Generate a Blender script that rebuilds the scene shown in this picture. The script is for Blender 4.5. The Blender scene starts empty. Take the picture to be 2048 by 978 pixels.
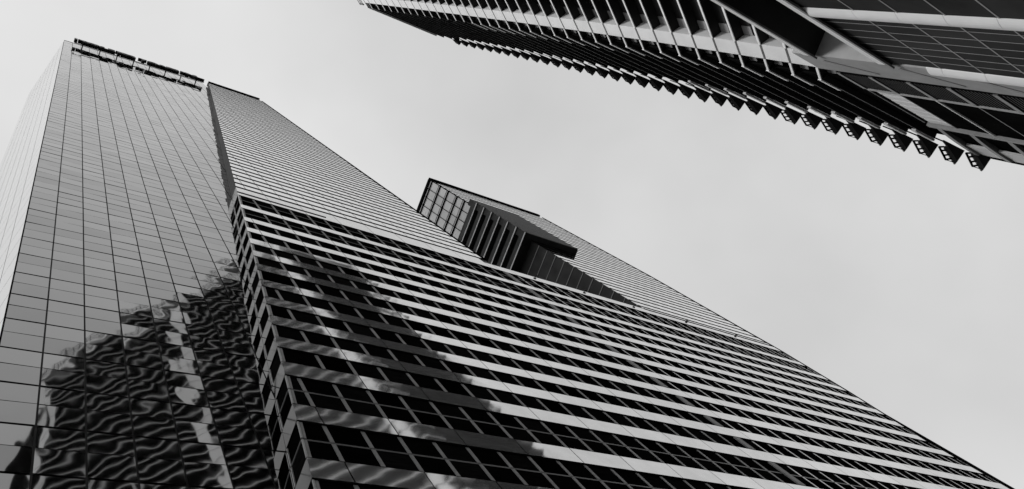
import bpy, math, random
from mathutils import Vector, Matrix, noise
random.seed(7)
D2R = math.radians
# ------------------------------------------------------------------ camera, sky, sun, exposure
S = 0.27                      # one survey unit in metres; the eye is at the survey origin
EYE = 1.7
sc = bpy.context.scene
COL = sc.collection
def W(x, y, z): return Vector((x * S, y * S, z * S + EYE))

cam_d = bpy.data.cameras.new('camera'); cam = bpy.data.objects.new('camera', cam_d); COL.objects.link(cam)
cam_d.sensor_width = 36.0; cam_d.lens = 36.0 * 1640.4 / 2048.0
cam_d.clip_start = 0.1; cam_d.clip_end = 6000
RT = (Vector((0.8173867453916047, -0.3639240260393274, -0.446585055425556)),
      Vector((0.25453482335129995, 0.9235734240128448, -0.28674754429412774)),
      Vector((0.5168084095287561, 0.1207121937855377, 0.8475480128652538)))   # right, down, forward
m = Matrix(((RT[0].x, -RT[1].x, -RT[2].x), (RT[0].y, -RT[1].y, -RT[2].y), (RT[0].z, -RT[1].z, -RT[2].z)))
cam.matrix_world = Matrix.Translation((0, 0, EYE)) @ m.to_4x4()
sc.camera = cam
sc.view_settings.view_transform = 'Standard'; sc.view_settings.look = 'None'
sc.view_settings.gamma = 1.0; sc.view_settings.exposure = 0.4
sc.view_settings.use_curve_mapping = False
sc.cycles.max_bounces = 8; sc.cycles.glossy_bounces = 6; sc.cycles.diffuse_bounces = 3

SUN_EL, SUN_AZ = D2R(34), D2R(155)          # the soft sun stands over the open street behind the left tower
w = bpy.data.worlds.new('World'); sc.world = w; w.use_nodes = True
nt = w.node_tree; nt.nodes.clear(); N = nt.nodes.new; L = nt.links.new
sky = N('ShaderNodeTexSky'); sky.sky_type = 'NISHITA'; sky.sun_disc = False
sky.sun_elevation = SUN_EL; sky.sun_rotation = math.pi / 2 - SUN_AZ
sky.dust_density = 4; sky.air_density = 1.5
bw = N('ShaderNodeRGBToBW'); L(sky.outputs[0], bw.inputs[0])
tc = N('ShaderNodeTexCoord')
n1 = N('ShaderNodeTexNoise'); n1.inputs['Scale'].default_value = 1.5; n1.inputs['Detail'].default_value = 5; n1.inputs['Roughness'].default_value = .5
mp = N('ShaderNodeMapping'); mp.inputs['Location'].default_value = (0.6, 2.9, 0.4)
L(tc.outputs['Generated'], mp.inputs[0]); L(mp.outputs[0], n1.inputs['Vector'])
mr = N('ShaderNodeMapRange'); mr.inputs['From Min'].default_value = .3; mr.inputs['From Max'].default_value = .7
mr.inputs['To Min'].default_value = 5.5; mr.inputs['To Max'].default_value = 7.9
L(n1.outputs['Fac'], mr.inputs['Value'])
mx = N('ShaderNodeMath'); mx.operation = 'MULTIPLY_ADD'; mx.inputs[1].default_value = .10      # thin veil of the sky's own gradient through the cloud
L(bw.outputs[0], mx.inputs[0]); L(mr.outputs[0], mx.inputs[2])
bg = N('ShaderNodeBackground'); bg.inputs['Strength'].default_value = .076
L(mx.outputs[0], bg.inputs['Color'])
wo = N('ShaderNodeOutputWorld'); L(bg.outputs[0], wo.inputs[0])
sd = bpy.data.lights.new('sun', 'SUN'); sd.energy = 1.5; sd.angle = D2R(14); sd.color = (1, 1, 1)
so = bpy.data.objects.new('sun', sd); COL.objects.link(so)
sv = Vector((math.cos(SUN_EL) * math.cos(SUN_AZ), math.cos(SUN_EL) * math.sin(SUN_AZ), math.sin(SUN_EL)))
so.rotation_euler = sv.to_track_quat('Z', 'Y').to_euler(); so.location = sv * 900

# ------------------------------------------------------------------ materials
def mat(name, base, rough=.6, metal=0.0, spec=.5, vary=0.0, vscale=.3, bump=0.0, bscale=1.0, stretch=(1, 1, 1), island=0.0, coat=0.0):
    M = bpy.data.materials.new(name); M.use_nodes = True
    t = M.node_tree; p = t.nodes['Principled BSDF']
    g = lambda v: (v, v, v, 1)
    p.inputs['Base Color'].default_value = g(base); p.inputs['Roughness'].default_value = rough
    p.inputs['Metallic'].default_value = metal; p.inputs['Specular IOR Level'].default_value = spec
    p.inputs['Coat Weight'].default_value = coat
    geo = t.nodes.new('ShaderNodeNewGeometry')
    if vary or island:
        n = t.nodes.new('ShaderNodeTexNoise'); n.inputs['Scale'].default_value = vscale; n.inputs['Detail'].default_value = 6
        mp_ = t.nodes.new('ShaderNodeMapping'); mp_.inputs['Scale'].default_value = stretch
        t.links.new(geo.outputs['Position'], mp_.inputs[0]); t.links.new(mp_.outputs[0], n.inputs['Vector'])
        r = t.nodes.new('ShaderNodeMapRange'); r.inputs['From Min'].default_value = .3; r.inputs['From Max'].default_value = .7
        r.inputs['To Min'].default_value = base * (1 - vary); r.inputs['To Max'].default_value = base * (1 + vary)
        t.links.new(n.outputs['Fac'], r.inputs['Value'])
        out = r.outputs[0]
        if island:
            r2 = t.nodes.new('ShaderNodeMapRange'); r2.inputs['To Min'].default_value = 1 - island; r2.inputs['To Max'].default_value = 1 + island
            oi = t.nodes.new('ShaderNodeObjectInfo'); sm = t.nodes.new('ShaderNodeMath'); sm.operation = 'ADD'; fr = t.nodes.new('ShaderNodeMath'); fr.operation = 'FRACT'
            t.links.new(geo.outputs['Random Per Island'], sm.inputs[0]); t.links.new(oi.outputs['Random'], sm.inputs[1]); t.links.new(sm.outputs[0], fr.inputs[0]); t.links.new(fr.outputs[0], r2.inputs['Value'])
            mu = t.nodes.new('ShaderNodeMath'); mu.operation = 'MULTIPLY'
            t.links.new(out, mu.inputs[0]); t.links.new(r2.outputs[0], mu.inputs[1]); out = mu.outputs[0]
        t.links.new(out, p.inputs['Base Color'])
    if bump:
        n = t.nodes.new('ShaderNodeTexNoise'); n.inputs['Scale'].default_value = bscale; n.inputs['Detail'].default_value = 1.0
        mp_ = t.nodes.new('ShaderNodeMapping'); mp_.inputs['Scale'].default_value = stretch
        off = t.nodes.new('ShaderNodeVectorMath'); off.operation = 'ADD'
        cx = t.nodes.new('ShaderNodeCombineXYZ')                # every pane bends the view in its own way
        mu = t.nodes.new('ShaderNodeMath'); mu.operation = 'MULTIPLY'; mu.inputs[1].default_value = 37.0 if island or metal else 0.0
        oi = t.nodes.new('ShaderNodeObjectInfo'); ad = t.nodes.new('ShaderNodeMath'); ad.operation = 'ADD'
        t.links.new(geo.outputs['Random Per Island'], ad.inputs[0]); t.links.new(oi.outputs['Random'], ad.inputs[1])
        t.links.new(ad.outputs[0], mu.inputs[0]); t.links.new(mu.outputs[0], cx.inputs[0])
        t.links.new(mu.outputs[0], cx.inputs[2])
        t.links.new(geo.outputs['Position'], off.inputs[0]); t.links.new(cx.outputs[0], off.inputs[1])
        t.links.new(off.outputs[0], mp_.inputs[0]); t.links.new(mp_.outputs[0], n.inputs['Vector'])
        b = t.nodes.new('ShaderNodeBump'); b.inputs['Strength'].default_value = 1.0; b.inputs['Distance'].default_value = bump
        t.links.new(n.outputs['Fac'], b.inputs['Height']); t.links.new(b.outputs[0], p.inputs['Normal'])
    return M

A_GLASS = mat('tinted_mirror_glass', .28, .03, 1.0, vary=.05, vscale=.05, island=.15, bump=.023, bscale=.38, stretch=(1.7, 1, .8))
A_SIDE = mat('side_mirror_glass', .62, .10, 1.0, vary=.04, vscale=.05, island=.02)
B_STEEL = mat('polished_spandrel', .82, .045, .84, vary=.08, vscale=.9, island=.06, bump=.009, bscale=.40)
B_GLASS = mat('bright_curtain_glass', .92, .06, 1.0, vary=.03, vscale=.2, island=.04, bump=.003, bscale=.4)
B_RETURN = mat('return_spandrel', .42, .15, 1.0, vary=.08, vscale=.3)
C_GLASS = mat('grey_curtain_glass', .88, .2, .2, vary=.04, vscale=.2, island=.10)
DARKWIN = mat('dark_louvred_window', .005, .6, 0, 0.0, island=.8, vary=.5, vscale=1.5, stretch=(1, 1, 8))
BLACK = mat('black_metal', .006, .7, 0, 0.0)
DARKLINE = mat('dark_joint', .020, .6, 0, .3)
MULL = mat('brushed_mullion', .34, .45, .2, .4, vary=.15, vscale=2)
BRIGHTM = mat('bright_mullion', .75, .3, .7, .5)
GREYM = mat('grey_metal', .13, .4, .3, .5, vary=.2, vscale=1)
SOFFIT = mat('dark_soffit_panel', .020, .55, 0, .25, vary=.25, vscale=.4)
PANEL = mat('dark_wall_panel', .032, .50, 0, .2, vary=.45, vscale=.35)
CONC = mat('pale_stone_cladding', .80, .8, 0, .2, vary=.06, vscale=.35)
CONC2 = mat('grey_stone_cladding', .42, .85, 0, .2, vary=.10, vscale=.5)
WHITE = mat('white_painted_edge', .92, .5, 0, .3, vary=.04, vscale=.6)
LEDGE = mat('pale_ledge_edge', .85, .5, 0, .4, vary=.08, vscale=.8)
D_GLASS = mat('smoked_glass', .008, .6, 0, 0.0, vary=.3, vscale=.3)
D_GRID = mat('smoked_grid_glass', .028, .6, 0, .03, vary=.35, vscale=.25, island=.25)
GREYL = mat('pale_grey_frame', .34, .5, 0, .3, vary=.1, vscale=1)
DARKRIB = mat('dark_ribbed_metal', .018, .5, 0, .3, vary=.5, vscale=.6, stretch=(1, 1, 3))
DGREY = mat('dark_grey_frame', .09, .5, 0, .3, vary=.1, vscale=1)
ASPH = mat('asphalt', .05, .9, 0, .3, vary=.2, vscale=.8)
PAVE = mat('paving', .25, .9, 0, .3, vary=.15, vscale=.8)
PAINT = mat('road_paint', .7, .8, 0, .3)
SIGNM = mat('black_sign_paint', .012, .5, 0, .3)
LAMPM = mat('dark_lamp_housing', .02, .5, 0, .4)

# ------------------------------------------------------------------ mesh helpers
class MB:
    def __init__(s): s.v = []; s.f = []
    def quad(s, a, b, c, d):
        i = len(s.v); s.v += [W(*a), W(*b), W(*c), W(*d)]; s.f.append((i, i + 1, i + 2, i + 3))
    def poly(s, pts):
        i = len(s.v); s.v += [W(*p) for p in pts]; s.f.append(tuple(range(i, i + len(pts))))
    def hexa(s, p):                       # p: 8 points, bottom ring then top ring
        i = len(s.v); s.v += [W(*q) for q in p]
        for f in ((3, 2, 1, 0), (4, 5, 6, 7), (0, 1, 5, 4), (1, 2, 6, 5), (2, 3, 7, 6), (3, 0, 4, 7)):
            s.f.append(tuple(i + k for k in f))
    def box(s, fn, a0, a1, d0, d1, z0, z1, a0t=None, a1t=None):
        if a0t is None: a0t = a0
        if a1t is None: a1t = a1
        s.hexa([fn(a0, d0, z0), fn(a1, d0, z0), fn(a1, d1, z0), fn(a0, d1, z0),
                fn(a0t, d0, z1), fn(a1t, d0, z1), fn(a1t, d1, z1), fn(a0t, d1, z1)])
    def prism(s, ring0, ring1):
        n = len(ring0); i = len(s.v); s.v += [W(*q) for q in ring0] + [W(*q) for q in ring1]
        s.f.append(tuple(i + k for k in reversed(range(n)))); s.f.append(tuple(i + n + k for k in range(n)))
        for k in range(n):
            j = (k + 1) % n; s.f.append((i + k, i + j, i + n + j, i + n + k))
    def build(s, name, material, parent=None, label=None):
        me = bpy.data.meshes.new(name); me.from_pydata([tuple(q) for q in s.v], [], s.f); me.materials.append(material); me.update()
        o = bpy.data.objects.new(name, me); COL.objects.link(o)
        if parent: 
            o.parent = parent; o.matrix_parent_inverse = PINV[parent.name] if parent.name in PINV else Matrix.Identity(4)
        if label: o['label'] = label
        return o
PINV = {}
def thing(name, label, cat, loc, group=None):
    o = bpy.data.objects.new(name, None); COL.objects.link(o); p = W(*loc); o.location = p
    o['label'] = label; o['category'] = cat
    if group: o['group'] = group
    PINV[o.name] = Matrix.Translation(-p)
    return o
def tag(o, label, cat, group=None):
    o['label'] = label; o['category'] = cat
    if group: o['group'] = group
    return o

def project(x, y, z):
    v = Vector((x, y, z)); f = v.dot(RT[2])
    if f <= 0: return None
    return 1024 + 1640.4 * v.dot(RT[0]) / f, 489 + 1640.4 * v.dot(RT[1]) / f
def area(pts):
    q = [project(*p) for p in pts]
    if any(k is None for k in q): return 0
    q = [(min(max(a, 0), 2048), min(max(b, 0), 978)) for a, b in q]
    return abs(sum(q[i][0] * q[(i + 1) % len(q)][1] - q[(i + 1) % len(q)][0] * q[i][1] for i in range(len(q)))) / 2
def emit_panels(cells, name, material, parent, most=100):
    """cells: lists of 4 corners.  The largest in view become parts of their own, the rest one part."""
    cells = sorted(cells, key=lambda c: -area(c))
    k = 0
    for c in cells:
        if k < most and area(c) > 30:
            b = MB(); b.quad(*c); b.build(name, material, parent); k += 1
        else: break
    rest = cells[k:]
    if rest:
        b = MB()
        for c in rest: b.quad(*c)
        o = b.build(name, material, parent); o['kind'] = 'stuff'
def jig(v): return random.uniform(-v, v)

# ------------------------------------------------------------------ the setting
g = MB(); g.poly([(-9000, -9000, -6.5), (9000, -9000, -6.5), (9000, 9000, -6.5), (-9000, 9000, -6.5)])
g.build('ground', ASPH)['kind'] = 'structure'
g = MB(); g.hexa([(-4000, 22, -6.49), (4000, 22, -6.49), (4000, 62, -6.49), (-4000, 62, -6.49), (-4000, 22, -6.0), (4000, 22, -6.0), (4000, 62, -6.0), (-4000, 62, -6.0)])
g.build('pavement', PAVE)['kind'] = 'structure'
g = MB(); g.hexa([(-4000, -66, -6.49), (4000, -66, -6.49), (4000, -24, -6.49), (-4000, -24, -6.49), (-4000, -66, -6.0), (4000, -66, -6.0), (4000, -24, -6.0), (-4000, -24, -6.0)])
g.build('pavement', PAVE)['kind'] = 'structure'
g = MB()
for k in range(-60, 120):
    g.poly([(k * 22, -.3, -6.47), (k * 22 + 11, -.3, -6.47), (k * 22 + 11, .3, -6.47), (k * 22, .3, -6.47)])
g.build('road_marking', PAINT)['kind'] = 'structure'

# ================================================================== building A: tinted mirror glass tower, left
AZA = D2R(-1.5); DA = 67.17
cA, sA = math.cos(AZA), math.sin(AZA)
def fa(u, d, z): return (u * cA - (DA + d) * sA, u * sA + (DA + d) * cA, z)      # d > 0 goes into the building
A0, A1 = 3.6, 131.0
def rA(u): return 873 + (u - A0) * .21
TA = thing('glass_tower', 'tall grey mirror-glass tower at far left with thin dark joints, sign on its roof edge', 'building', fa(A0, 30, -6.2))
AB = fa(A0, 0, 0)
back = (-8.6, 124.0)
b = MB()
f0, f1 = fa(A0, .35, 0), fa(A1, .35, 0)
zb = lambda x: 873
b.prism([(f0[0] + .3, f0[1], -6.2), (f1[0], f1[1], -6.2), (f1[0], 150, -6.2), (back[0] + .3, back[1] + 26, -6.2), (back[0] + .3, back[1], -6.2)],
        [(f0[0] + .3, f0[1], 872), (f1[0], f1[1], 898), (f1[0], 150, 898), (back[0] + .3, back[1] + 26, 872), (back[0] + .3, back[1], 872)])
b.build('joint_backing', DARKLINE, TA)
us = [A0] + [10.55 + 6.98 * k for k in range(0, 18)]
us = [u for u in us if u < A1 - 2] + [A1]
zs = []; z = 60.2
while z < 866: zs.append(z); z += 13.98
cells = []
for i in range(len(us) - 1):
    u0, u1 = us[i] + .16, us[i + 1] - .16
    for k, z0 in enumerate(zs):
        z1 = zs[k + 1] if k + 1 < len(zs) else rA((u0 + u1) / 2)
        zm = z0 + 7.35
        for (a, c_, gp) in ((z0, zm, .14), (zm, z1, .08)):
            lo = a + (.30 if a == z0 else .11); hi = c_ - (.30 if c_ == z1 else .11)
            if 37.2 + .111 * lo > 0 and u0 > 37.2 + .111 * lo + 18: continue        # buried behind the neighbour's slab
            t1, t2 = jig(.045), jig(.045)
            top0, top1 = (hi, hi)
            if k + 1 >= len(zs) and c_ == z1: top0, top1 = rA(u0), rA(u1)
            cells.append([fa(u0, t1, lo), fa(u1, t2, lo), fa(u1, -t1, top1), fa(u0, -t2, top0)])
for i in range(len(us) - 1):
    cells.append([fa(us[i] + .13, 0, -6), fa(us[i + 1] - .13, 0, -6), fa(us[i + 1] - .13, 0, 60), fa(us[i] + .13, 0, 60)])
emit_panels(cells, 'glass_panel', A_GLASS, TA)
# side face
def fs(t, d, z):
    p0 = fa(A0, 0, 0); dx, dy = back[0] - p0[0], back[1] - p0[1]; l = math.hypot(dx, dy)
    return (p0[0] + dx * t / l - dy / l * 0 + (-dy / l) * -d * -1, p0[1] + dy * t / l + (dx / l) * d, z)
LS = math.hypot(back[0] - AB[0], back[1] - AB[1])
cells = []; nb = 8
for i in range(nb):
    t0, t1 = LS * i / nb + .12, LS * (i + 1) / nb - .12
    for k, z0 in enumerate(zs):
        z1 = zs[k + 1] if k + 1 < len(zs) else 873
        j = jig(.004)
        cells.append([fs(t0, .15 + j, z0 + .12), fs(t1, .15 - j, z0 + .12), fs(t1, .15 + j, z1 - .12), fs(t0, .15 - j, z1 - .12)])
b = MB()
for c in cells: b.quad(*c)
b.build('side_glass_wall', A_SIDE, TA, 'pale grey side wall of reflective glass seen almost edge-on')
b = MB(); b.box(fa, A0 + .2, A1, -.25, .5, 0, 1.6)
b = MB(); b.hexa([fa(A0, -.2, 872), fa(A1, -.2, 898.8), fa(A1, 1.2, 898.8), fa(A0, 1.2, 872), fa(A0, -.2, 873.6), fa(A1, -.2, 900.4), fa(A1, 1.2, 900.4), fa(A0, 1.2, 873.6)])
b.build('roof_edge', GREYM, TA)

# rooftop sign: two words of black letters on a rail, standing off the roof edge (illegible from below)
SG = thing('rooftop_sign', 'black two-word letter sign standing off the roof edge of the grey glass tower', 'sign', fa(68, -4, 850))
def sz(u): return rA(u) - 27
def stroke(mb, u, pts, th=1.1, d0=-6.0, d1=-2.9):
    for (x0, y0), (x1, y1) in zip(pts[:-1], pts[1:]):
        l = math.hypot(x1 - x0, y1 - y0) or 1; nx, ny = -(y1 - y0) / l * th / 2, (x1 - x0) / l * th / 2
        ring = [(x0 + nx, y0 + ny), (x0 - nx, y0 - ny), (x1 - nx, y1 - ny), (x1 + nx, y1 + ny)]
        zz = sz(u)
        mb.prism([fa(u + a, d1, zz + c) for a, c in ring], [fa(u + a, d0, zz + c) for a, c in ring])
def ringpts(cx, cy, rx, ry, a0, a1, n=9):
    return [(cx + rx * math.cos(D2R(a0 + (a1 - a0) * k / n)), cy + ry * math.sin(D2R(a0 + (a1 - a0) * k / n))) for k in range(n + 1)]
Hh = 13
GL = {
 'bar_bowl': lambda w_: [[(0, 0), (0, Hh)], ringpts(w_ * .45, Hh * .72, w_ * .5, Hh * .27, -90, 90)],
 'ring': lambda w_: [ringpts(w_ / 2, Hh / 2, w_ / 2, Hh / 2, 0, 360, 14)],
 'foot': lambda w_: [[(0, Hh), (0, 0), (w_, 0)]],
 'two_bars': lambda w_: [[(0, 0), (0, Hh), (w_, 0), (w_, Hh)]],
 'arms': lambda w_: [[(w_, 0), (0, 0), (0, Hh), (w_, Hh)], [(0, Hh / 2), (w_ * .8, Hh / 2)]],
 'curve': lambda w_: [ringpts(w_ / 2, Hh * .74, w_ / 2, Hh * .25, 30, 270) + ringpts(w_ / 2, Hh * .25, w_ / 2, Hh * .25, 90, -150)],
 'post': lambda w_: [[(w_ / 2, 0), (w_ / 2, Hh)], [(0, Hh), (w_, Hh)]],
 'peak': lambda w_: [[(0, 0), (w_ / 2, Hh), (w_, 0)], [(w_ * .2, Hh * .35), (w_ * .8, Hh * .35)]],
}
word1 = ['bar_bowl', 'ring', 'curve', 'two_bars', 'foot', 'arms', 'post', 'arms', 'curve']
word2 = ['post', 'ring', 'peak', 'arms', 'bar_bowl', 'two_bars', 'foot']
u = 11.8
for wd, uend in ((word1, 62.5), (word2, 128.5)):
    step = (uend - u) / len(wd); wl = step * .84
    for kx in wd:
        mb = MB()
        for pts in GL[kx](wl): stroke(mb, u + .4, pts, 2.6)
        mb.build('letter', SIGNM, SG); u += step
    u += 3.2
b = MB()
for z0 in (1.8,):
    for (a, e_) in ((11.5, 128.5),):
        b.hexa([fa(a, -2.9, sz(a) + z0), fa(e_, -2.9, sz(e_) + z0), fa(e_, -2.3, sz(e_) + z0), fa(a, -2.3, sz(a) + z0),
                fa(a, -2.9, sz(a) + z0 + .7), fa(e_, -2.9, sz(e_) + z0 + .7), fa(e_, -2.3, sz(e_) + z0 + .7), fa(a, -2.3, sz(a) + z0 + .7)])
b.build('rail', SIGNM, SG)
for k in range(8):
    uu = 18 + 14.6 * k; b = MB(); b.box(fa, uu, uu + .9, -2.4, -.05, sz(uu) + 1.7, sz(uu) + 2.6); b.build('bracket', SIGNM, SG)

# ================================================================== building B: striped office complex (podium, left tower, right tower)
def fb(u, d, z): return (u, 60 + d, z)
def xl(z): return 37.2 + .1112 * z
def xr(z):                                 # right-hand edge of the whole slab
    pts = [(-10, 373), (150, 373), (211, 377), (267, 393), (331, 406), (369, 409), (481, 419.6), (700, 420)]
    for (z0, x0), (z1, x1) in zip(pts[:-1], pts[1:]):
        if z <= z1: return x0 + (x1 - x0) * (z - z0) / (z1 - z0)
    return 420
def ya(u): return fa(u, 0, 0)[1]
TB = thing('office_complex', 'office complex with bright and black horizontal bands below and two finely lined glass blocks above', 'building', (220, 100, -6.2))
# spandrel bands (z bottom, z top); between them recessed rows of dark windows
SP = [(327.3, 343.0), (304.0, 309.6), (283.5, 289.2), (268.5, 274.0), (253.2, 259.2), (238.7, 244.7), (224.4, 230.4), (209.6, 215.4),
      (194.8, 200.6), (180.4, 186.3), (166.3, 172.4), (151.3, 157.9), (131.2, 137.8), (111.3, 117.6), (91.2, 97.6), (71, 77.4), (51, 57.4), (31, 37.4), (11, 17.4), (-6.2, -2)]
TRANS = {0: 319.5, 1: 297.0, 11: 144.7, 12: 124.4, 13: 104.4, 14: 84.4, 15: 64.4, 16: 44.4, 17: 24.4}
def yA_in(z):                               # how far back the exposed left return runs (to the neighbour's glass)
    return ya(xl(z)) - 60 - .02
PO = MB()                                    # dark inner volume of the podium
PO.prism([(xl(-6.2) + .5, 61.6, -6.2), (xr(-6) - .5, 61.6, -6.2), (xr(-6) - .5, 150, -6.2), (131.5, 150, -6.2), (131.5, ya(131.5), -6.2), (xl(-6.2) + .5, ya(xl(0)) - .1, -6.2)],
         [(xl(342) + .5, 61.6, 335), (xr(342) - .5, 61.6, 335), (xr(342) - .5, 150, 335), (131.5, 150, 335), (131.5, ya(131.5), 335), (xl(342) + .5, ya(xl(342)) - .1, 335)])
podium = PO.build('podium', BLACK, TB, 'podium of bright metal bands alternating with rows of black windows')
M0, MD = 56.9, 7.6
def lattice(lo, hi, step=MD):
    k0 = math.ceil((lo - M0) / step); r = []
    while M0 + k0 * step < hi: r.append(M0 + k0 * step); k0 += 1
    return r
win_cells = []; mull = MB(); brightm = MB()
for i, (z0, z1) in enumerate(SP):
    # band: separate sheets two modules long, each a hair out of true, front skin + underside lip
    b = MB(); lo, hi = xl(z0), xr(z1)
    js = [lo] + [j for j in lattice(lo + 3, hi - 3, MD * 2)] + [hi]
    if i == 0: js = sorted([j for j in js if abs(j - 198.5) > 3] + [198.5])
    for j in range(len(js) - 1):
        a0, a1 = js[j], js[j + 1]; a0t, a1t = a0, a1
        if j == 0: a0t = xl(z1)
        if j == len(js) - 2: a0t, a1, a1t = a0, xr(z0), xr(z1)
        zt = z1 if i or a0 < 190 else 335.6
        t1, t2 = jig(.010), jig(.010); gp = .11
        gl = 0 if j == 0 else gp
        b.quad(fb(a0 + gl, t1, z0), fb(a1 - gp, t2, z0), fb(a1t - gp, -t1, zt), fb(a0t + gl, -t2, zt))
    b.quad(fb(xr(z0), 0, z0), fb(xr(z0), 12, z0), fb(xr(z1), 12, z1 if i else 335.6), fb(xr(z1), 0, z1 if i else 335.6))
    b.build('spandrel', B_STEEL, podium)
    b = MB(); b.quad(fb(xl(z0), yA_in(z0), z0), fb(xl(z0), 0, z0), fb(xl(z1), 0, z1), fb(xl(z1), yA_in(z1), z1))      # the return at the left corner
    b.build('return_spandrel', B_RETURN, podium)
    if i == 0:
        b = MB(); b.box(fb, xl(332.5), 112, -.19, .1, 332.1, 333.0); b.build('fin', BLACK, podium)
    b = MB()                                 # soffit and sill of the band
    b.box(fb, xl(z0) + .06, xr(z0) - .06, .05, 1.6, z0 - .45, z0 - .02)
    if i: b.box(fb, xl(z1) + .06, xr(z1) - .06, .05, 1.6, z1 + .02, z1 + .32, xl(z1) + .06, xr(z1) - .06)
    else: b.box(fb, 198.6, xr(335) - .06, .05, 1.6, 335.62, 335.9)
    b.build('band_edge', BLACK, podium)
    if i + 1 < len(SP):
        w1, w0 = z0 - .45, SP[i + 1][1] + .32
        tr = TRANS.get(i)
        rows = [(w0, w1)] if tr is None else [(w0, tr - .3), (tr + .3, w1)]
        if w1 < 90: rows = [(w0, w1)]
        for (r0, r1) in rows:
            ms = [xl(r0) + 1.0] + lattice(xl(r1) + 2.6, xr(r0) - 2, MD) + [xr(r0) - .8]
            for j in range(len(ms) - 1):
                a0, a1 = ms[j], ms[j + 1]
                win_cells.append([fb(a0, .38, r0), fb(a1, .38, r0), fb(a1, .38, r1), fb(a0 if j else xl(r1) + 1.0, .38, r1)])
                if j: (mull if a0 < 205 else brightm).box(fb, a0 - (.40 if a0 < 205 else .33), a0 + (.40 if a0 < 205 else .33), .22, .36, r0, r1)
            # corner posts and the return's windows
            brightm.box(fb, xl(r0) + .02, xl(r0) + .35, .08, .36, r0, r1, xl(r1) + .02, xl(r1) + .35)
            mull.box(fb, xl(r0) + .45, xl(r0) + 1.0, .15, .36, r0, r1, xl(r1) + .45, xl(r1) + 1.0)
            yy = yA_in((r0 + r1) / 2)
            win_cells.append([fb(xl(r0) + .25, yy, r0), fb(xl(r0) + .25, .6, r0), fb(xl(r1) + .25, .6, r1), fb(xl(r1) + .25, yy, r1)])
            if 90 < r0: brightm.box(fb, xl(r0) - .02, xl(r0) + .2, yy - .35, yy - .05, r0, r1, xl(r1) - .02, xl(r1) + .2)
            win_cells.append([fb(xr(r0) - .3, .6, r0), fb(xr(r0) - .3, 12, r0), fb(xr(r1) - .3, 12, r1), fb(xr(r1) - .3, .6, r1)])
            brightm.box(fb, xr(r0) - .5, xr(r0) - .15, .1, .5, r0, r1, xr(r1) - .5, xr(r1) - .15)
        if tr is not None and w1 > 90:
            b = MB(); b.box(fb, xl(tr) + .4, xr(tr) - .4, .26, .36, tr - .25, tr + .25)
            b.box(fb, xl(tr) + .05, xl(tr) + .4, .4, yA_in(tr), tr - .2, tr + .2)
            b.build('transom', GREYM, podium)
        if w1 > 90:                          # a projecting post that runs up through the rows
            b = MB(); b.box(fb, 200.2, 202.8, -.05, .36, w0 + .1, w1 - .1); b.build('post', GREYL, podium)
emit_panels(win_cells, 'window', DARKWIN, podium)
o = mull.build('mullion', MULL, podium); o['kind'] = 'stuff'
o = brightm.build('mullion', BRIGHTM, podium); o['kind'] = 'stuff'
b = MB()
for z0, z1 in ((-6.2, 60), (60, 150), (150, 211), (211, 267), (267, 331), (331, 335.6)):
    b.box(fb, xr(z0) - .1, xr(z0) + .35, -.25, .4, z0, z1, xr(z1) - .1, xr(z1) + .35)
b.build('corner_trim', BLACK, podium)
def zroofB(u): return 882 + (u - 134) * .26
# small floodlights along the podium's top band
for fx in (224.5, 256.5, 291, 331, 372):
    b = MB(); zz = 336.2
    b.box(fb, fx - .12, fx + .12, -.5, .4, zz - .1, zz + .15)
    b.prism([fb(fx - .55, -1.1, zz - .5), fb(fx + .55, -1.1, zz - .5), fb(fx + .55, -.4, zz - .7), fb(fx - .55, -.4, zz - .7)],
            [fb(fx - .6, -1.0, zz + .3), fb(fx + .6, -1.0, zz + .3), fb(fx + .6, -.35, zz + .2), fb(fx - .6, -.35, zz + .2)])
    b.build('floodlight', LAMPM, podium)

# the two lined glass blocks above
def lined_block(name, label, x0f, x1f, zlo, ztop, ztopf, fin_start, pitch, skip=None, solid=None, finmat=BLACK, fx=1.0):
    core = MB(); core.prism(*solid); root = core.build(name, DARKLINE, TB, label)
    z = zlo; k = 0; levels = [zlo] if fin_start > zlo else []; z = fin_start
    while z < ztop - 5:
        levels.append(z); levels.append(z + pitch * .47); z += pitch
    levels.append(ztop)
    gl = MB()
    for k in range(len(levels) - 1):
        l0, l1 = levels[k], levels[k + 1]
        lo, hi = x0f(l0), x1f(l0)
        js = [lo] + lattice(lo + 2, hi - 1, MD) + [hi]
        for j in range(len(js) - 1):
            a0, a1 = js[j], js[j + 1]; a0t = x0f(l1) if j == 0 else a0; a1t = x1f(l1) if j == len(js) - 2 else a1
            if skip and skip((a0 + a1) / 2, (l0 + l1) / 2): continue
            t1, t2 = jig(.004), jig(.004)
            top0 = l1 if l1 < ztop else ztopf(a0t); top1 = l1 if l1 < ztop else ztopf(a1t)
            gl.quad(fb(a0 + (.16 if j else 0), t1, l0), fb(a1 - .16, t2, l0), fb(a1t - .16, -t1, top1), fb(a0t + (.16 if j else 0), -t2, top0))
    o = gl.build('glass_wall', B_GLASS, root)
    b = MB()
    for k in range(len(levels) - 1):
        l0, l1 = levels[k], levels[k + 1]; b.box(fb, x1f(l0) - .5, x1f(l0) + .25, -.3, .3, l0, l1, x1f(l1) - .5, x1f(l1) + .25)
    b.build('corner_trim', BLACK, root)
    for l in levels[:-1]:
        b = MB(); lo, hi = x0f(l), x1f(l)
        b.box(fb, lo, hi, -.19 * fx, .1, l - .5, l + .5); b.build('fin', finmat, root)
    return root, levels
bl = lambda z: 198.5 - .0143 * (z - 338)
rb = zroofB
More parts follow.
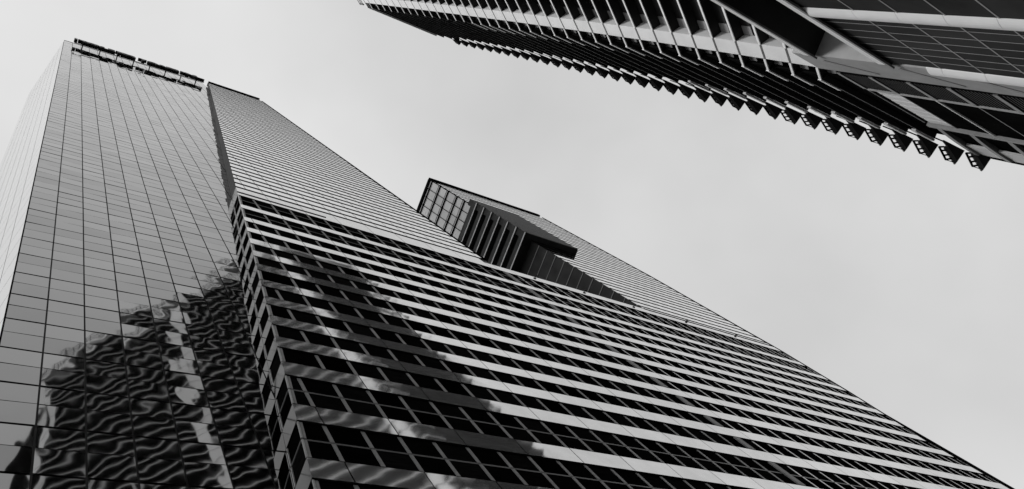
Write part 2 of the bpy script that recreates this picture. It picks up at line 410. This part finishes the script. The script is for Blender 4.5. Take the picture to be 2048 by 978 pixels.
solidB = ([(xl(341.3) + .4, 60.25, 335.3), (bl(341) - .1, 60.25, 335.3), (bl(341) - .1, 150, 335.3), (131.5, 150, 335.3), (131.5, ya(131.5), 335.3), (xl(341) + .4, ya(xl(341)) - .1, 335.3)],
          [(xl(882) - .1, 60.25, 881), (bl(890) - .1, 60.25, 896), (bl(890) - .1, 150, 896), (136.5, 150, 881), (136.5, ya(131.5), 881), (xl(882) - .1, ya(134) + .2, 881)])
tb, lev = lined_block('tower_block', 'tall left block of bright glass ruled with fine black lines', xl, bl, 343.2, 882, rb, 343.2, 19.5, solid=solidB)
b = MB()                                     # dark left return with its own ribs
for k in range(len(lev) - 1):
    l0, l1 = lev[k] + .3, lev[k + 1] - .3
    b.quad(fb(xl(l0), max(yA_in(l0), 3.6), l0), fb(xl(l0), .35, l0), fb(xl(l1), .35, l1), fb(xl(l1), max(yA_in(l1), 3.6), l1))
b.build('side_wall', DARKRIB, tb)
b = MB()  # unseen side wall, its cladding made pale to brighten the gable
for k in range(36):
    l0, l1 = 342 + 15.3 * k, 342 + 15.3 * (k + 1) - .6
    b.quad((bl(l0) + .1, 60.3, l0), (bl(l0) + .1, 149, l0), (bl(l1) + .1, 149, l1), (bl(l1) + .1, 60.3, l1))
b.build('side_wall', CONC, tb, 'side wall made pale to brighten the glazed gable opposite')
b = MB()
b.hexa([fb(xl(880), -.9, 880.5), fb(bl(896), -.9, 896), fb(bl(896), .5, 896), fb(xl(880), .5, 880.5),
        fb(xl(884), -.9, 885.2), fb(bl(899), -.9, 900.5), fb(bl(899), .5, 900.5), fb(xl(884), .5, 885.2)])
b.hexa([fb(xl(880) - .3, .5, 880.5), fb(xl(880) + .5, .5, 880.5), fb(xl(880) + .5, 4, 880.5), fb(xl(880) - .3, 4, 880.5),
        fb(xl(884) - .3, .5, 885.2), fb(xl(884) + .5, .5, 885.2), fb(xl(884) + .5, 4, 885.2), fb(xl(884) - .3, 4, 885.2)])
b.build('parapet', BLACK, tb)

# ---- right block: glass gable on top, dark louvred bay, dark panelled wall beneath
C0 = 298.0
solidC = ([(C0 + .4, 60.25, 335.3), (xr(341) - .3, 60.25, 335.3), (xr(341) - .3, 150, 335.3), (C0 + .4, 150, 335.3)],
          [(C0 + .4, 60.25, 655), (419.7, 60.25, 655), (419.7, 150, 655), (C0 + .4, 150, 655)])
inbay = lambda x, z: (x < 338 and 466 < z < 560)
tc_, levc = lined_block('tower_block', 'lower right block of bright lined glass with a glazed gable and a dark louvred bay on its left side', lambda z: C0, lambda z: xr(z), 335.9, 655, lambda u: 655 + (u - C0) * .045, 341.0, 19.5, skip=inbay, solid=solidC)
b = MB(); b.hexa([fb(C0 - .5, -1.0, 655), fb(xr(655), -1.0, 660), fb(xr(655), .5, 660), fb(C0 - .5, .5, 655),
                  fb(C0 - .5, -1.0, 659.5), fb(xr(655), -1.0, 664.8), fb(xr(655), .5, 664.8), fb(C0 - .5, .5, 659.5)])
b.hexa([fb(C0 - .8, .5, 655), fb(C0 + .8, .5, 655), fb(C0 + .8, 90, 655), fb(C0 - .8, 90, 655),
        fb(C0 - .8, .5, 659.5), fb(C0 + .8, .5, 659.5), fb(C0 + .8, 90, 659.5), fb(C0 - .8, 90, 659.5)])
b.build('parapet', BLACK, tc_)
# glazed gable (left side, z 568..655)
def fc(t, d, z): return (C0 - d, 60 + t, z)        # d > 0 sticks out to the left
hz = [568.0, 579.8, 595.0, 613.6, 631.5, 650.5, 655]
gls = MB()
for k in range(len(hz) - 1):
    for j in range(12):
        t0, t1 = .6 + 7.45 * j, .6 + 7.45 * (j + 1)
        gls.quad(fc(t1 - .12, .05 + jig(.006), hz[k] + .1), fc(t0 + .12, .05 + jig(.006), hz[k] + .1), fc(t0 + .12, .05, hz[k + 1] - .1), fc(t1 - .12, .05, hz[k + 1] - .1))
gls.build('gable_glass', C_GLASS, tc_)
for z in hz[1:-1]:
    b = MB(); b.box(fc, .2, 90, 0, .75, z - .85, z + .85); b.build('floor_band', BLACK, tc_)
for j in range(12):
    b = MB(); b.box(fc, .6 + 7.45 * j - .22, .6 + 7.45 * j + .22, 0, .5, 568, 655); b.build('mullion', BLACK, tc_)
b = MB()
for k in range(5):                            # thin transoms low in each glazed row
    b.box(fc, .3, 90, 0, .3, hz[k + 1] + 3.6, hz[k + 1] + 3.9)
b.build('transom', BLACK, tc_)
# louvred bay: shallow box sticking out of the front and the left side
BX0, BX1, BY0 = 291.0, 337.0, 55.8
b = MB(); b.hexa([(BX0 + .6, BY0 + .3, 467), (BX1, BY0 + .3, 467), (BX1, 60.6, 467), (BX0 + .6, 60.6, 467), (BX0 + .6, BY0 + .3, 561), (BX1, BY0 + .3, 561), (BX1, 60.6, 561), (BX0 + .6, 60.6, 561)])
b.hexa([(BX0 + 3.4, 60.6, 467), (C0 + .3, 60.6, 467), (C0 + .3, 140, 467), (BX0 + 3.4, 140, 467), (BX0 + 3.4, 60.6, 561), (C0 + .3, 60.6, 561), (C0 + .3, 140, 561), (BX0 + 3.4, 140, 561)])
bay = b.build('louvred_bay', SOFFIT, tc_, 'dark projecting bay with deep horizontal slab edges')
b = MB()
for k in range(26):                           # fine siding on the bay's front
    z = 468 + k * 3.6; b.hexa([(BX0 + .5, BY0, z), (BX1 + .1, BY0, z), (BX1 + .1, BY0 + .3, z), (BX0 + .5, BY0 + .3, z), (BX0 + .5, BY0, z + 2.9), (BX1 + .1, BY0, z + 2.9), (BX1 + .1, BY0 + .3, z + 2.9), (BX0 + .5, BY0 + .3, z + 2.9)])
b.build('siding', SOFFIT, bay)
for k in range(7):
    z = 546.4 - 13.3 * k
    b = MB(); b.hexa([(BX0, BY0, z + .5), (BX0 + 3.4, BY0, z + .5), (BX0 + 3.4, 140, z + .5), (BX0, 140, z + .5), (BX0, BY0, z + 6.2), (BX0 + 3.4, BY0, z + 6.2), (BX0 + 3.4, 140, z + 6.2), (BX0, 140, z + 6.2)])
    sl = b.build('slab_band', PANEL, bay)
    b = MB(); b.hexa([(BX0 - .25, BY0 - .1, z - .1), (BX0 + .1, BY0 - .1, z - .1), (BX0 + .1, 140, z - .1), (BX0 - .25, 140, z - .1), (BX0 - .25, BY0 - .1, z + .9), (BX0 + .1, BY0 - .1, z + .9), (BX0 + .1, 140, z + .9), (BX0 - .25, 140, z + .9)])
    b.build('drip_edge', WHITE, sl)
# lower panelled wall
for k in range(11):
    z1 = 455.5 - 11.35 * k; z0 = z1 - 11.0
    b = MB()
    for j in range(11):
        b.quad(fc(8.2 * (j + 1) - .1, .12 + jig(.02), z0), fc(8.2 * j + .1, .12 + jig(.02), z0), fc(8.2 * j + .1, .12, z1), fc(8.2 * (j + 1) - .1, .12, z1))
    wp = b.build('wall_panel', PANEL, tc_)
    b = MB(); b.box(fc, .1, 90, .1, .35, z1 - .15, z1 + .40); b.build('joint_strip', GREYL, wp)

# ================================================================== building D: tower across the street, upper right
AZD = D2R(-1.5)
def uc(z):
    z = max(z, 225)
    return 243.3 + 12 * max(0, (800 - z) / 560) ** 4
def ue(z):
    z = max(z, 205)
    return 324 + 30 * max(0, (800 - z) / 575) ** 2.5
cD, sD = math.cos(AZD), math.sin(AZD)
def g2(u, d, z): return (u * cD - (-60 + d) * sD * 1.0, u * sD + (-60 + d) * cD, z)     # d > 0 towards the street
A1D = D2R(36.35)
def g1(s, d, z):                                # s runs back from the corner, d > 0 outwards
    c = g2(uc(z), 0, z)
    return (c[0] - s * math.cos(A1D) - d * math.sin(A1D), c[1] - s * math.sin(A1D) + d * math.cos(A1D), z)
TD = thing('balcony_tower', 'dark tower at upper right with pale stone pier and sawtooth of pointed balconies', 'building', g2(280, -40, -6.2))
L1 = 238.0; ZT = 812
def EB(z): return 17.0 * (.62 + .38 * (742 - min(z, 742)) / 520) if z < 745 else 2.0
def DASH(z): return 12.8
def floor_z(k): return -.0 * k + .1 * k * k - 18.5 * k + 794.4
zsD = [798., 776.5, 758.3, 740, 722, 705, 688.5, 671.5, 655, 638.5, 622, 605.7, 590, 574.8, 559.8, 544.9, 530.3, 515.7, 500.6, 486, 471.3, 456.3, 441.5, 426.6, 411.2, 396.5, 382.3, 368, 353.6, 339.4, 325.2, 311.1, 297, 283, 268.6, 254.9, 241.3]
def zr(q): return 817 - .39 * max(0, q - 57)
def smax(z): return min(L1, 57 + (817 - z) / .39)
core = MB()
zc = [-6.2, 150, 241, 260, 300, 350, 420, 520, 650, 812]
for z0, z1 in zip(zc[:-1], zc[1:]):
    ring = lambda z: [g1(L1 - 1, -5.2, z), g1(0, -5.2, z)[:2] + (z,), g2(uc(z), -2.2, z), g2(ue(z) - EB(z), -2.2, z), g2(ue(z) + (58 if z < 700 else 30), -27, z), g2(ue(z) + 20, -120, z), (g1(L1 - 1, -5.2, z)[0] + 60, g1(L1 - 1, -5.2, z)[1] - 90, z)]
    if z1 < 800: core.prism(ring(z0), ring(z1))
    else:
        lo_, hi_ = ring(z0), ring(z1)
        m0, m1 = g1(57, -5.2, z0), g1(57, -5.2, z1)
        hi_[0] = hi_[0][:2] + (zr(L1) - 4,); hi_[-1] = hi_[-1][:2] + (zr(L1) - 4,)
        lo_.insert(1, m0); hi_.insert(1, m1); core.prism(lo_, hi_)
core.build('core_wall', D_GLASS, TD)
def stack(fn, a0, a1, d0, d1, z0, z1, n=26):
    b = MB()
    for k in range(n):
        q0, q1 = z0 + (z1 - z0) * k / n, z0 + (z1 - z0) * (k + 1) / n
        b.box(fn, a0, a1, d0, d1, q0 + .02, q1)
    return b
P0, P1 = 5.3, 12.3
lo_pier = MB()
edges = [-6.2, 60, 120, 185] + sorted(zsD) + [ZT]
for q0, q1 in zip(edges[:-1], edges[1:]): lo_pier.box(g1, P0, P1, -5.2, .05, q0 + .12, q1)
lo_pier.build('pier', CONC, TD, 'pale stone pier crossed by thin floor lines')
for (a, b_) in ((119, 127.5), (231, 238)):
    p = MB()
    for q0, q1 in zip(edges[:-1], edges[1:]):
      if q1 < zr(a) + 2: p.box(g1, a, b_, -5.2, .05, q0 + .12, q1)
    p.build('pier', CONC, TD)
for (a, b_) in ((172, 175.5), (200, 202.5)):
    p = stack(g1, a, b_, -5.2, .05, -6, 560 if a > 150 else 430, 30); p.build('pier', CONC2, TD)
for k, z in enumerate(zsD):
    zn = zsD[k - 1] if k else ZT
    # slab on the angled face: dark soffit, pale edge
    b = MB(); b.box(g1, -.1, smax(z), -5.1, .04, z + .02, z + .75); b.build('floor_soffit', SOFFIT, TD)
    b = MB(); b.box(g1, -.4, P0 - .05, .05, .5, z - .05, z + 1.1); b.build('floor_edge', LEDGE, TD)
    b = MB(); b.box(g1, P1 + .05, smax(z), .05, .5, z - .05, z + 1.1); b.build('floor_edge', LEDGE, TD)
    b = MB(); b.box(g1, P0 - .04, P1 + .04, .06, .2, z - .1, z + (.55 if z > 420 else .95)); b.build('pier_joint', DGREY if z > 420 else GREYM, TD)
    # sky reflection in the window beside the pier, put in as pale colour
    b = MB(); b.box(g1, P1 + .3, P1 + 4.6, -5.1, -4.7, z - 5.5 if k + 1 < len(zsD) else z - 4, z - .3); b.build('window', GREYL, TD)
    b = MB(); b.box(g1, P1 + 4.9, smax(z) - 6, -5.1, -4.8, z - 5.5, z - .3); b.build('window', SOFFIT, TD)
    b = MB(); b.box(g1, .2, P0 - .2, -3.6, -3.2, z - 4.6, z - .2); b.build('window', MULL, TD)
    # street face
    wd = ue(z) - uc(z)
    b = MB(); b.box(g2, uc(z) - .1, ue(z) - EB(z) + .4, -2.3, -.02, z + .02, z + .6); b.build('floor_soffit', SOFFIT, TD)
    b = MB()
    if z < 620: b.box(g2, uc(z), ue(z) - EB(z), 0, .18, z, z + (.35 if z < 560 else .25))
    else: b.box(g2, uc(z), ue(z) - 1, 0, .1, z, z + .25)
    b.build('floor_edge', GREYM, TD)
    if z < 560:
        b = MB(); b.box(g2, uc(z) - .2, uc(z) + DASH(z), .3, .75, z - .1, z + 1.6); b.build('white_dash', WHITE, TD)
    if z < 385:
        b = MB(); b.box(g2, ue(z) - 31, ue(z) - EB(z) + .5, .3, 1.3, z - .1, z + 2.2); b.build('white_dash', WHITE, TD)  # white piece put in for glimpses of sky beside the balconies
    b = MB(); b.box(g2, uc(z) + .3, ue(z) - EB(z) - .2, -2.3, -1.6, z + .65, zn - .05); b.build('window_band', D_GLASS, TD)
# balconies at the far corner
fz = [224.7]
while fz[-1] < 738: fz.append(fz[-1] + 12.3 + (fz[-1] - 225) / 520 * 6.2)
for z in fz:
    sc_ = .62 + .38 * (742 - z) / 520
    e = ue(z)
    P = lambda a, c: g2(e + a * sc_, c * sc_, z)
    root = MB()
    pts = [(.3, -.4), (-1.5, 5.9), (-12.5, 1.9), (-16.9, .2), (-16.9, -.2)]
    pts = [(.3, -.3), (-1.5, 5.9), (-12.5, 1.7), (-16.6, .6), (-16.6, -.1)]
    root.prism([g2(e + a * sc_, c * sc_, z) for a, c in pts], [g2(e + a * sc_, c * sc_, z + .7) for a, c in pts])
    ro = root.build('balcony', SOFFIT, TD)
    def beam(p, q, wdt, mb, zz=z, s=sc_, ee=e):
        l = math.hypot(q[0] - p[0], q[1] - p[1]); nx, ny = -(q[1] - p[1]) / l * wdt / 2, (q[0] - p[0]) / l * wdt / 2
        rr = [(p[0] + nx, p[1] + ny), (p[0] - nx, p[1] - ny), (q[0] - nx, q[1] - ny), (q[0] + nx, q[1] + ny)]
        mb.prism([g2(ee + a * s, c * s, zz - .25) for a, c in rr], [g2(ee + a * s, c * s, zz + .45) for a, c in rr])
    r = MB(); beam((-13.8, 2.2), (-2.2, 6.4), 2.0, r); r.build('side_beam', GREYM, ro)
    r = MB()                                    # open metal ladder along one side
    ww = 1.0 if z < 330 else .4
    X0, Y0, X1, Y1 = -14.6 - 3.4 * ww, 2.3 + 1.1 * ww, -6.4 - 3.2 * ww, 5.6 + 1.6 * ww
    beam((X0, Y0), (X1, Y1), .65, r)
    for t in (.02, .3, .66, .98):
        beam((X0 + (X1 - X0) * t, Y0 + (Y1 - Y0) * t), (-14.6 + 8.4 * t, 2.3 + 3.3 * t), .65, r)
    beam((X1, Y1), (-2.0, 6.4), .3, r)
    r.build('open_frame', BLACK, ro)
    if z < 600:
        r = MB(); beam((-24, .9), (-16.6, .5), .5, r); r.build('edge_strip', BLACK, ro)
# roof slab
b = MB()
def rring(o):
    r_ = [g1(L1, .5, zr(L1) + o), g1(57, .5, zr(57) + o), g1(0, .5, 812.1 + o), g2(uc(812), .5, 812.1 + o), g2(ue(812) - 4, .5, 812.1 + o), g2(ue(812) - 4, -120, 812.1 + o)]
    e_ = g1(L1, .5, zr(L1) + o); return r_ + [(e_[0] + 60, e_[1] - 90, zr(L1) + o)]
b.prism(rring(0), rring(3.9)); b.build('roof_slab', LEDGE, TD)
b = MB()  # open frames added for the broken roofline reflected in the glass tower
for t in range(40):
    a = 3 + t * 5.9; zz = zr(a) + 3; b.box(g1, a, a + .7, 0, .5, zz, zz + 15)
for t in range(20):
    a0, a1 = 2 + t * 11.8, 13.8 + t * 11.8
    for oo in (6, 11, 17): 
        p, q, p2, q2 = g1(a0, .05, zr(a0) + oo), g1(a1, .05, zr(a1) + oo), g1(a0, .45, zr(a0) + oo), g1(a1, .45, zr(a1) + oo)
        b.hexa([p, q, q2, p2] + [(v[0], v[1], v[2] + .8) for v in (p, q, q2, p2)])
b.build('roof_frames', BLACK, TD)
b = MB()                                        # sloping end wall beyond the last pier
for (sa, za, sb, zb_) in ((238.2, 722, 248, 640), (248, 640, 262, 540), (262, 540, 268, 400)):
    pa, pb = g1(sa, -.5, 500), g1(sb, -.5, 500); qa, qb = g1(sa, -12, 500), g1(sb, -12, 500)
    b.hexa([(pa[0], pa[1], -6.2), (pb[0], pb[1], -6.2), (qb[0], qb[1], -6.2), (qa[0], qa[1], -6.2), (pa[0], pa[1], za), (pb[0], pb[1], zb_), (qb[0], qb[1], zb_), (qa[0], qa[1], za)])
b.build('end_wall', D_GLASS, TD)

# ---- lower part of the same tower (below z 230): core, two big canopy slabs, bay windows, louvre row
K = 1.1                                         # everything here lies on the plane y = -66
def fl(x, d, z): return (x, -66 + d, z)
b = MB(); b.hexa([fl(221.2, 0, -6.2), fl(239.5, 0, -6.2), fl(239.5, -16, -6.2), fl(221.2, -16, -6.2), fl(221.2, 0, 229), fl(237, 0, 229), fl(237, -16, 229), fl(221.2, -16, 229)])  # shade on this street-facing wall is put into a greyer stone colour
b.build('stone_core', CONC2, TD, 'stone wall between the two canopy slabs, coloured in shaded grey')
for (x0, z0, x1, z1) in ((225.5, 217, 233.5, 199), (224, 184, 234.5, 167), (226, 158, 235.8, 142)):
    b = MB(); b.prism([fl(x0, .02, z0), fl(x0 + 1.1, .02, z0 + 1.6), fl(x1 + 1.1, .02, z1 + 1.6), fl(x1, .02, z1)], [fl(x0, .25, z0), fl(x0 + 1.1, .25, z0 + 1.6), fl(x1 + 1.1, .25, z1 + 1.6), fl(x1, .25, z1)])
    b.build('rib', GREYM, TD)
for zf in (217.8, 185.3):
    b = MB(); b.hexa([(-120, -65.4, zf), (221.0, -65.4, zf), (225.0, -75.5, zf), (-120, -150, zf), (-120, -65.4, zf + 3.4), (221.0, -65.4, zf + 3.4), (225.0, -75.5, zf + 3.4), (-120, -150, zf + 3.4)])
    cs = b.build('canopy_slab', SOFFIT, TD, 'wide dark canopy slab with a white front edge')
    b = MB(); b.box(fl, -120, 219.5, .61, .95, zf - .1, zf + 3.6); b.build('fascia', WHITE, cs)
    b = MB(); b.box(fl, -120, 221.4, .61, 1.3, zf - 1.3, zf - .15); b.build('rail', GREYM, cs)
# bays of gridded glass
def bay_grid(x0, x1, yoff, ztop, vs, hs, nm):
    back_ = MB(); back_.box(fl, x0, x1, yoff - 12, yoff - .1, -6.2, ztop); r_ = back_.build('window_bay', BLACK, TD, nm)
    cs_ = []
    for a in range(len(vs) - 1):
        for c in range(len(hs) - 1):
            j1 = jig(.03)
            cs_.append([fl(vs[a] + .12, yoff + j1, hs[c] + .12), fl(vs[a + 1] - .12, yoff - j1, hs[c] + .12), fl(vs[a + 1] - .12, yoff + j1, hs[c + 1] - .12), fl(vs[a] + .12, yoff - j1, hs[c + 1] - .12)])
    emit_panels(cs_, 'glass_panel', D_GRID, r_, 60)
    m_ = MB()
    for v in vs[1:-1]: m_.box(fl, v - .10, v + .10, yoff, yoff + .05, hs[0], hs[-1])
    for h in hs[1:-1]: m_.box(fl, vs[0], vs[-1], yoff, yoff + .08, h - .24, h + .24)
    m_.build('mullion', GREYL, r_)
    return r_
hs = [28, 41.9, 55.7, 69.5, 83.3, 97.2, 111, 124.8, 138.7, 152.6, 166.6, 185.2]
vs = [180.4 + 5.6 * k for k in range(7)] + [219.4]
bay_grid(180.4, 219.4, 0, 185.2, vs, hs, 'dark gridded glass bay under the lower canopy slab')
vs = [50 + 12.4 * k for k in range(10)] + [174.6]
hs2 = [27, 41, 55, 68.8, 82.6, 96.4, 110.1, 123.8, 137.6, 151.4, 165.5, 185.2]
bay_grid(40, 174.6, .4, 185.2, vs, hs2, 'dark glass bay at the top right corner of the picture')
def round_pier(x0, x1, d0, bulge, ztop, nm):
    n = 8
    root = None
    b = MB()
    for (z0, z1) in [(a, c - .15) for a, c in zip([-6, 14, 28, 41.9, 55.7, 69.5, 83.3, 97.2, 111, 124.8, 138.7, 152.6, 166.6], [14, 28, 41.9, 55.7, 69.5, 83.3, 97.2, 111, 124.8, 138.7, 152.6, 166.6, ztop])]:
        ring = [(x0 + (x1 - x0) * k / n, d0 + bulge * math.sin(math.pi * k / n)) for k in range(n + 1)] + [(x1, d0 - 3), (x0, d0 - 3)]
        b.prism([fl(x, d, z0) for x, d in ring], [fl(x, d, z1) for x, d in ring])
    return b.build('white_column', WHITE, TD, nm)
round_pier(174.8, 182.2, .3, 1.0, 185, 'pale rounded column between the two dark glass bays')
round_pier(219.6, 226.0, .2, 1.0, 172, 'pale rounded column beside the gridded glass bay')
# louvre row and low street wall to the right of the core
def low(u, d, z): return (u, -66 - .01 * (u - 240) + d, z)
lz = [32, 48, 64, 80, 96, 112, 128.5, 144.5, 160.5, 176.5, 191.8, 207.5, 222]
b = MB(); b.box(low, 240.2, 257.2, -4, -.3, -6.2, 222); lo_root = b.build('louvre_row', BLACK, TD, 'row of black louvred openings between grey posts')
b = MB()
for q0, q1 in zip(lz[:-1], lz[1:]):
    for t in range(12):
        zz = q0 + (q1 - q0) * (t + .5) / 12; b.box(low, 240.6, 256.5, -.3, -.2, zz - .25, zz + .1)
b.build('louvre_blade', SOFFIT, lo_root)
for q in lz:
    b = MB(); b.box(low, 239.8, 256.6, -.3, .12, q - .9, q + .8); b.build('post', GREYM, lo_root)
b = MB(); b.box(low, 256.6, 257.3, -1, .3, -6, 221); b.build('sill', MULL, lo_root)
b = MB(); b.box(low, 257.3, 297, -3, -.6, -6.2, 222); lw = b.build('street_wall', BLACK, TD, 'dark lower street wall in slanting strips')
for i, (q0, q1) in enumerate(zip(lz[:-1], lz[1:])):
    bright = i == 11  # sky reflected in this strip's glass is put in as white colour
    b = MB()
    for t in range(7):
        a0, a1 = 257.6 + 5.6 * t, 257.6 + 5.6 * (t + 1) - (.9 if bright else .06)
        b.box(low, a0, a1, -.6, -.2 + jig(.03), q0 + (.9 if bright else .4), q1 - (3.2 if bright else .4))
    b.build('glass_strip', WHITE if bright else D_GLASS, lw, 'slatted glass strip with its sky reflection coloured white' if bright else None)
    b = MB(); b.box(low, 257.35, 297, -.3, .0 if i != 9 else .25, q1 - .22, q1 + (.22 if i != 9 else .6)); b.build('strip_edge', WHITE if i == 9 else GREYM, lw)
b = MB(); b.box(low, 297.2, 299.6, -1, .9, -6, 221); b.build('string_course', GREYL, lw)
b = MB(); b.box(low, 299.8, 352, -3.4, -1.4, -6.2, 226); b.build('recess_wall', D_GLASS, lw)
for q in lz[2:]:
    b = MB(); n = 8; ring0 = []; 
    for t in range(n):
        x0, x1 = 299.6 + (338 - 299.6) * t / n, 299.6 + (338 - 299.6) * (t + 1) / n
        d0, d1 = 2.6 * (1 - (1 - t / n) ** 2) - 1.6, 2.6 * (1 - (1 - (t + 1) / n) ** 2) - 1.6
        b.hexa([low(x0, d0 - 2, q - 1.1), low(x1, d1 - 2, q - 1.1), low(x1, d1, q - 1.1), low(x0, d0, q - 1.1), low(x0, d0 - 2, q + 1.1), low(x1, d1 - 2, q + 1.1), low(x1, d1, q + 1.1), low(x0, d0, q + 1.1)])
    b.build('curved_rib', GREYM, lw)
for q0, q1 in zip(lz[2:-1], lz[3:]):
    b = MB(); b.box(low, 326, 340, -.9, 0, q0 + 1.3, q1 - 1.3); b.build('white_panel', WHITE, lw)
for o in bpy.data.objects:
    if o.type == 'MESH':
        for p in o.data.polygons: p.use_smooth = False
